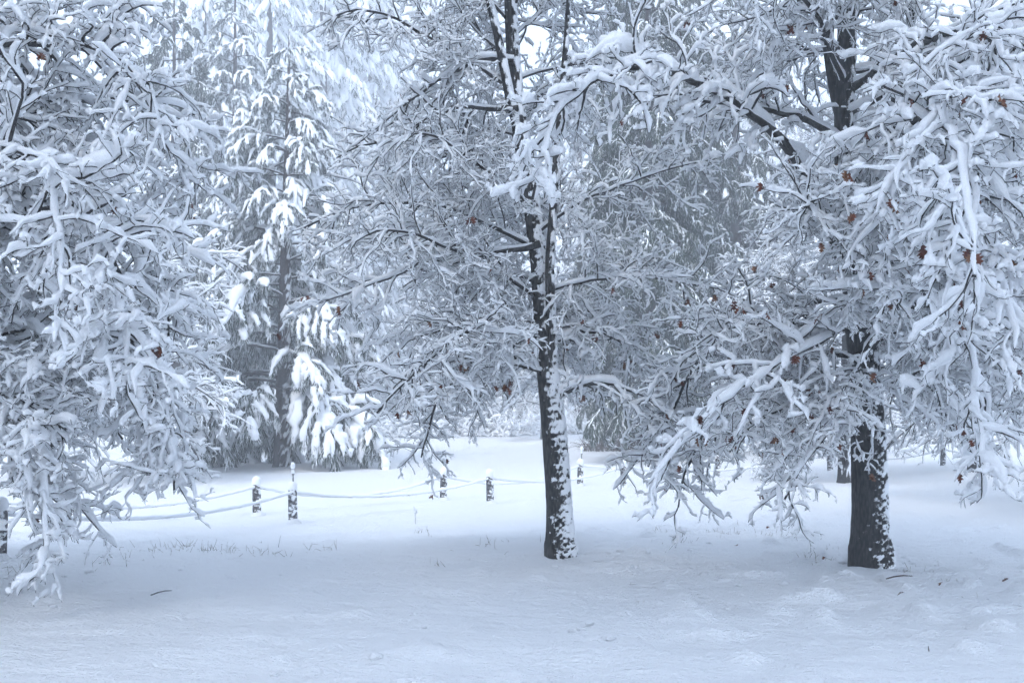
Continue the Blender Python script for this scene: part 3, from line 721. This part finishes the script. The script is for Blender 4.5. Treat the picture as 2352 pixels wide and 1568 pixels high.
# ------------------------------------------------------------------ rope fence
def post_meshes(h, r):
    R = random.Random(5)
    body = trunk_mesh('post', [(0, 0, -.3, r), (0, 0, h * .5, r), (0, 0, h - .01, r * .97), (0, 0, h, r * .6)], M_post, 28, 60, 0, .03, plast=-.3, wind=(.5, -.8))
    th = np.linspace(0, 2 * math.pi, 18, endpoint=False)
    V = []; prof = [(1.02, -.035), (1.10, 0.0), (1.10, .035), (1.0, .07), (.72, .098), (.35, .112), (.02, .116)]
    for k, z in prof:
        for t in th: V.append((r * k * math.cos(t), r * k * math.sin(t), h + z + .006 * math.sin(3 * t)))
    i = np.arange(len(prof) * 18).reshape(len(prof), 18); nx = np.roll(i, -1, 1)
    cap = mesh_from('post_cap', np.array(V), np.stack([i[:-1], nx[:-1], nx[1:], i[1:]], -1).reshape(-1, 4), M_snow)
    V = []; prof = [(2.4, -.06), (1.9, -.02), (1.5, .012), (1.15, .04), (.9, .06)]
    for k, z in prof:
        for t in th: V.append((r * k * math.cos(t) * (1.15 + .1 * math.sin(2 * t)), r * k * math.sin(t) - .01, z + .015 * math.cos(t)))
    i = np.arange(len(prof) * 18).reshape(len(prof), 18); nx = np.roll(i, -1, 1)
    drift = mesh_from('post_drift', np.array(V), np.stack([i[:-1], nx[:-1], nx[1:], i[1:]], -1).reshape(-1, 4), M_ground)
    return body, cap, drift
PM = post_meshes(0.58, 0.073)
def lathe(name, prof, m, sides=14):
    th = np.linspace(0, 2 * math.pi, sides, endpoint=False)
    V = np.array([(r * math.cos(t), r * math.sin(t), z) for r, z in prof for t in th])
    i = np.arange(len(prof) * sides).reshape(len(prof), sides); nx = np.roll(i, -1, 1)
    return mesh_from(name, V, np.stack([i[:-1], nx[:-1], nx[1:], i[1:]], -1).reshape(-1, 4), m)
STK = lathe('stake', [(.011, -.05), (.011, .10), (.022, .11), (.024, .2), (.012, .22), (.014, .25)], M_post)
STS = lathe('stake_snow', [(.012, .115), (.027, .13), (.029, .18), (.02, .2), (.034, .215), (.042, .25), (.036, .29), (.018, .315), (.002, .32)], M_snow)
def post(px, py, label, stake=False, sc=1.0, pos=None):
    p = pos or ground_at(px, py)
    o = tag(put('fence_post', None, None, p, (math.sin(px) * .02, math.cos(px * 3) * .03, math.sin(px * 7) * .4), sc), label, 'post', 'rope fence posts')
    put('shaft', PM[0], o); put('snow_cap', PM[1], o); put('snow_drift', PM[2], o)
    if stake:
        s = put('stake', STK, o, (.02, 0, .69)); put('snow', STS, s)
    return p
n1 = post(673, 1200, 'nearest full-height post, tipped by a small snow-capped stake', True)
n2 = post(1126, 1155, 'snow-capped post nearest to the slim oak on its left', False)
n3 = post(1432, 1115, 'snowy post just right of the slim oak, behind the low hanging twigs', False)
n0 = post(-2, 1284, 'dark post cut by the left edge of the picture', False, 1.0)
f1 = post(590, 1182, 'post left of and behind the staked one, in front of the broad pine', False)
f2 = post(1018, 1147, 'post in the open, left of the one nearest the slim oak', False)
f3 = post(1332, 1115, 'post right behind the slim trunk, tipped by a snow-capped stake', True)
dlt = (n1 - n0)
n4 = post(1648, 1092, 'post behind the hanging leafy twigs of the big oak', False)
g1 = post(1907, 1084, 'post left of the thin dark oak', False, 1.1)
g2 = post(2166, 1072, 'lone far post right of the stout trunk', False, 1.1)
g3 = post(2312, 1076, 'far post at the right edge under the leafy branches', False, 1.1)
nm1 = Vector((n0.x - 2.6, n0.y - 3.2, gz1(n0.x - 2.6, n0.y - 3.2)))
f0 = Vector((f1.x * 2 - f2.x, f1.y * 2 - f2.y, 0)); f0.z = gz1(f0.x, f0.y)
post(0, 0, 'far-row post under the left oak crown', False, 1.0, f0)
def rope(a, b, label, sag=.2, h=.5, seed=0):
    R = random.Random(seed); a = a + Vector((0, 0, h)); b = b + Vector((0, 0, h)); n_ = 60
    P = []
    for i in range(n_ + 1):
        t = i / n_; p = a.lerp(b, t); P.append((p.x - a.x, p.y - a.y, p.z - a.z - sag * 4 * t * (1 - t)))
    r = [.011] * (n_ + 1); bg_ = Bag(); tubes([(P, r, r, [0] * (n_ + 1))], 6, bg_)
    o = tag(put('rope', bg_.mesh('rope', M_rope), None, a), label, 'rope', 'snow-covered ropes')
    s = [max(.35, R.gauss(1, .2)) for _ in P]
    A = [.032 * k for k in s]; B = [.029 * k for k in s]; C = [.019 * k for k in s]
    bg_ = Bag(); tubes([(P, A, B, C)], 8, bg_); put('snow', bg_.mesh('rope_snow', M_snow), o)
rope(n0, n1, 'snow-covered rope from the left edge post to the staked near post', .22, .5, 1)
rope(n1, n2, 'snow-covered rope sagging between the staked near post and the one nearest the slim oak', .2, .5, 2)
rope(n2, n3, 'snow-covered rope passing behind the slim oak trunk', .2, .5, 3)
rope(n3, n4, 'snow-covered rope running right behind the low hanging twigs', .2, .5, 4)
rope(f0, f1, 'snow-covered rope leaving the back-row post towards the left oak', .25, .5, 5)
rope(f1, f2, 'lower sagging rope of the back row in front of the meadow', .3, .5, 6)
rope(f2, f3, 'back-row rope dipping behind the post nearest the slim oak', .3, .5, 7)
rope(f3, g1, 'distant rope of the back row right of the slim oak', .3, .5, 8)
rope(g1, g2, 'far rope behind the stout trunk', .25, .55, 9)
rope(g2, g3, 'far rope at the right under the leafy branches', .15, .55, 10)
# slender marker far out on the meadow
mk = ground_at(965, 1018)
o = tag(put('marker_stake', STK, None, mk, (0, 0, 0), 1.9), 'thin snow-tipped marker stake standing alone out on the meadow', 'stake'); put('snow', STS, o)

# ------------------------------------------------------------------ dry stalks and fallen bits
def stalk(bag, p, h, R, r=.003, lean=.5):
    a = R.uniform(0, 6.28); pts = []; z = 0
    d = [math.cos(a) * lean * (.4 + R.random()), math.sin(a) * lean * (.4 + R.random()), 1]
    q = [p[0], p[1], p[2] - .03]
    bend = R.random() < .3; kb = R.randint(2, 4)
    for i in range(6):
        pts.append(tuple(q)); 
        if bend and i == kb: d = [d[0] + R.choice((-1, 1)) * R.uniform(.8, 2.2), d[1] + R.uniform(-.5, .5), R.uniform(-.6, .2)]
        d = [d[0] + R.gauss(0, .1), d[1] + R.gauss(0, .1), d[2]]
        v = vnorm(d); q = [q[k] + v[k] * h / 5 for k in range(3)]
    rr = [r * (1 - .12 * i) for i in range(6)]
    tubes([(pts, rr, rr, [0] * 6)], 3, bag)
gb = Bag(); R = random.Random(9)
for px, py, sx, sy, cnt, hh in [(560, 1262, 170, 16, 70, .13), (420, 1268, 70, 14, 40, .14), (300, 1285, 60, 20, 20, .12), (950, 1232, 110, 14, 24, .12), (1120, 1250, 90, 30, 34, .12), (1010, 1290, 60, 16, 14, .07),
                                (1720, 1225, 150, 14, 100, .08), (1560, 1235, 80, 18, 30, .09), (1830, 1240, 70, 16, 30, .07), (1900, 1285, 40, 12, 18, .1), (2120, 1290, 120, 25, 16, .1), (2080, 1335, 90, 30, 26, .07), (1400, 1270, 200, 30, 16, .07), (2210, 1350, 90, 30, 12, .06),
                                (40, 1320, 60, 25, 12, .12), (1450, 1400, 250, 60, 8, .05), (1700, 1110, 200, 20, 20, .12)]:
    ncl = max(2, cnt // 6); k = 0
    for _ in range(ncl):
        c0 = ground_at(px + R.gauss(0, sx * .55), max(py + R.gauss(0, sy * .55), 1090)); sp = R.uniform(.02, .16)
        for _ in range(R.choice((1, 2, 3, 6, 10, 14))):
            gx, gy = c0.x + R.gauss(0, sp * 1.6), c0.y + R.gauss(0, sp)
            stalk(gb, (gx, gy, c0.z), hh * R.uniform(.3, 1.5), R, R.uniform(.002, .0034), R.choice((.3, .8, 1.6)))
tag(put('grass', gb.mesh('grass', M_grass)), 'dry grass stalks poking out of the snow', None, None, 'stuff')
def sprig(px, py, h, label, r=.005, lean=.3, m=None, seed=0, snow=False):
    p = ground_at(px, py); R = random.Random(seed); bg_ = Bag(); stalk(bg_, (0, 0, 0), h, R, r, lean)
    o = tag(put('stalk', bg_.mesh('stalk', m or M_twig), None, p), label, 'stalk', 'stalks standing in the snow')
    if snow: put('snow', lathe('stalk_snow', [(.004, h * .5), (.018, h * .56), (.024, h * .66), (.014, h * .8), (.002, h * .86)], M_snow, 8), o)
sprig(955, 1202, .32, 'snow-clotted weed stalk standing left of the slim oak', .005, .15, M_grass, 3, True)
sprig(638, 1256, .18, 'thin dark twig upright in the snow below the staked post', .0035, .3, None, 8)
sprig(598, 1246, .16, 'pale slanting grass blade below the back-row post', .003, .9, M_grass, 4)
sprig(2136, 1494, .09, 'short dark stub in the foreground snow at lower right', .007, .5, M_brush, 5)
bgt = Bag(); tubes([([(-.09, 0, .012), (-.03, .02, .03), (.03, .03, .04), (.09, .06, .035)], [.006, .006, .005, .003], [.006, .006, .005, .003], [0] * 4)], 6, bgt)
tag(put('fallen_twig', bgt.mesh('fallen_twig', M_twig), None, ground_at(370, 1368), (0, 0, .3)), 'small dark twig lying on the snow at lower left', 'twig')
tag(put('fallen_twig', bgt.mesh('fallen_twig', M_brush), None, ground_at(2065, 1335), (0, 0, -.4), 1.3), 'brown twig half sunk in the snow below the stout trunk', 'twig')

for i, (px, py, lb) in enumerate([(1895, 1290, 'brown leaf lying on the snow left of the stout trunk'), (2078, 1375, 'dark leaf scrap on the snow below the stout trunk'), (2165, 1352, 'rusty leaf caught upright in the snow right of the stout trunk'),
                                  (1690, 1262, 'dark leaf scrap on the snow between the two oaks'), (2300, 1345, 'leaf scrap on the snow near the right edge'), (1760, 1222, 'leaf scrap among the dry grass between the oaks')]):
    p = ground_at(px, py); tag(put('fallen_leaf', LEAVES[i], None, p + Vector((0, 0, .05)), (1.0 + .2 * i, .4, i * 1.1), .8), lb, 'leaf', 'fallen leaves')

# crumbs and clods of snow dropped from the branches
cb = Bag(); R = random.Random(15)
def clod(p, r):
    pr_ = [(.25, -.5), (.9, -.1), (1.0, .25), (.7, .65), (.1, .85)]; k = 7; ph = R.uniform(0, 6)
    V = np.array([(p[0] + r * q * math.cos(ph + t * 6.2832 / k) * R.uniform(.75, 1.25), p[1] + r * q * math.sin(ph + t * 6.2832 / k) * R.uniform(.75, 1.25), p[2] + r * z * .75) for q, z in pr_ for t in range(k)])
    i = np.arange(5 * k).reshape(5, k); nx = np.roll(i, -1, 1)
    cb.add(V, np.stack([i[:-1], nx[:-1], nx[1:], i[1:]], -1).reshape(-1, 4))
for cx_, cy_, sx, sy, cnt in [(4.3, 9.8, 1.3, .9, 110), (4.1, 11.2, .45, .3, 50), (.6, 11.2, .4, .25, 40), (.2, 9.5, 1.6, .8, 40), (-4.6, 9.2, 1.1, .7, 90), (2.4, 10.4, 1.2, 1.2, 70), (1.0, 6.8, 3.2, 1.0, 60)]:
    for _ in range(cnt):
        x, y = R.gauss(cx_, sx), R.gauss(cy_, sy); clod((x, y, gz1(x, y)), min(.008 * math.exp(abs(R.gauss(0, .8))), .05))
tag(put('snow_clods', cb.mesh('snow_clods', M_ground)), 'small clods of snow fallen from the branches', None, None, 'stuff')

# ------------------------------------------------------------------ misty air
hb = bpy.data.meshes.new('haze')
x0, x1, y0, y1, z0, z1 = -310, 310, -90, 410, -2.0, 58
hb.from_pydata([(x, y, z) for x in (x0, x1) for y in (y0, y1) for z in (z0, z1)], [], [(0, 1, 3, 2), (4, 6, 7, 5), (0, 4, 5, 1), (2, 3, 7, 6), (0, 2, 6, 4), (1, 5, 7, 3)])
m = bpy.data.materials.new('haze_air'); m.use_nodes = True; n = m.node_tree; n.nodes.clear()
pv = n.nodes.new('ShaderNodeVolumePrincipled'); pv.inputs['Color'].default_value = (0.93, 0.96, 1, 1); pv.inputs['Density'].default_value = 0.005
mo = n.nodes.new('ShaderNodeOutputMaterial'); n.links.new(pv.outputs[0], mo.inputs['Volume'])
hb.materials.append(m)
tag(put('haze', hb), 'pale snowy mist hanging in the cold air', None, None, 'stuff')
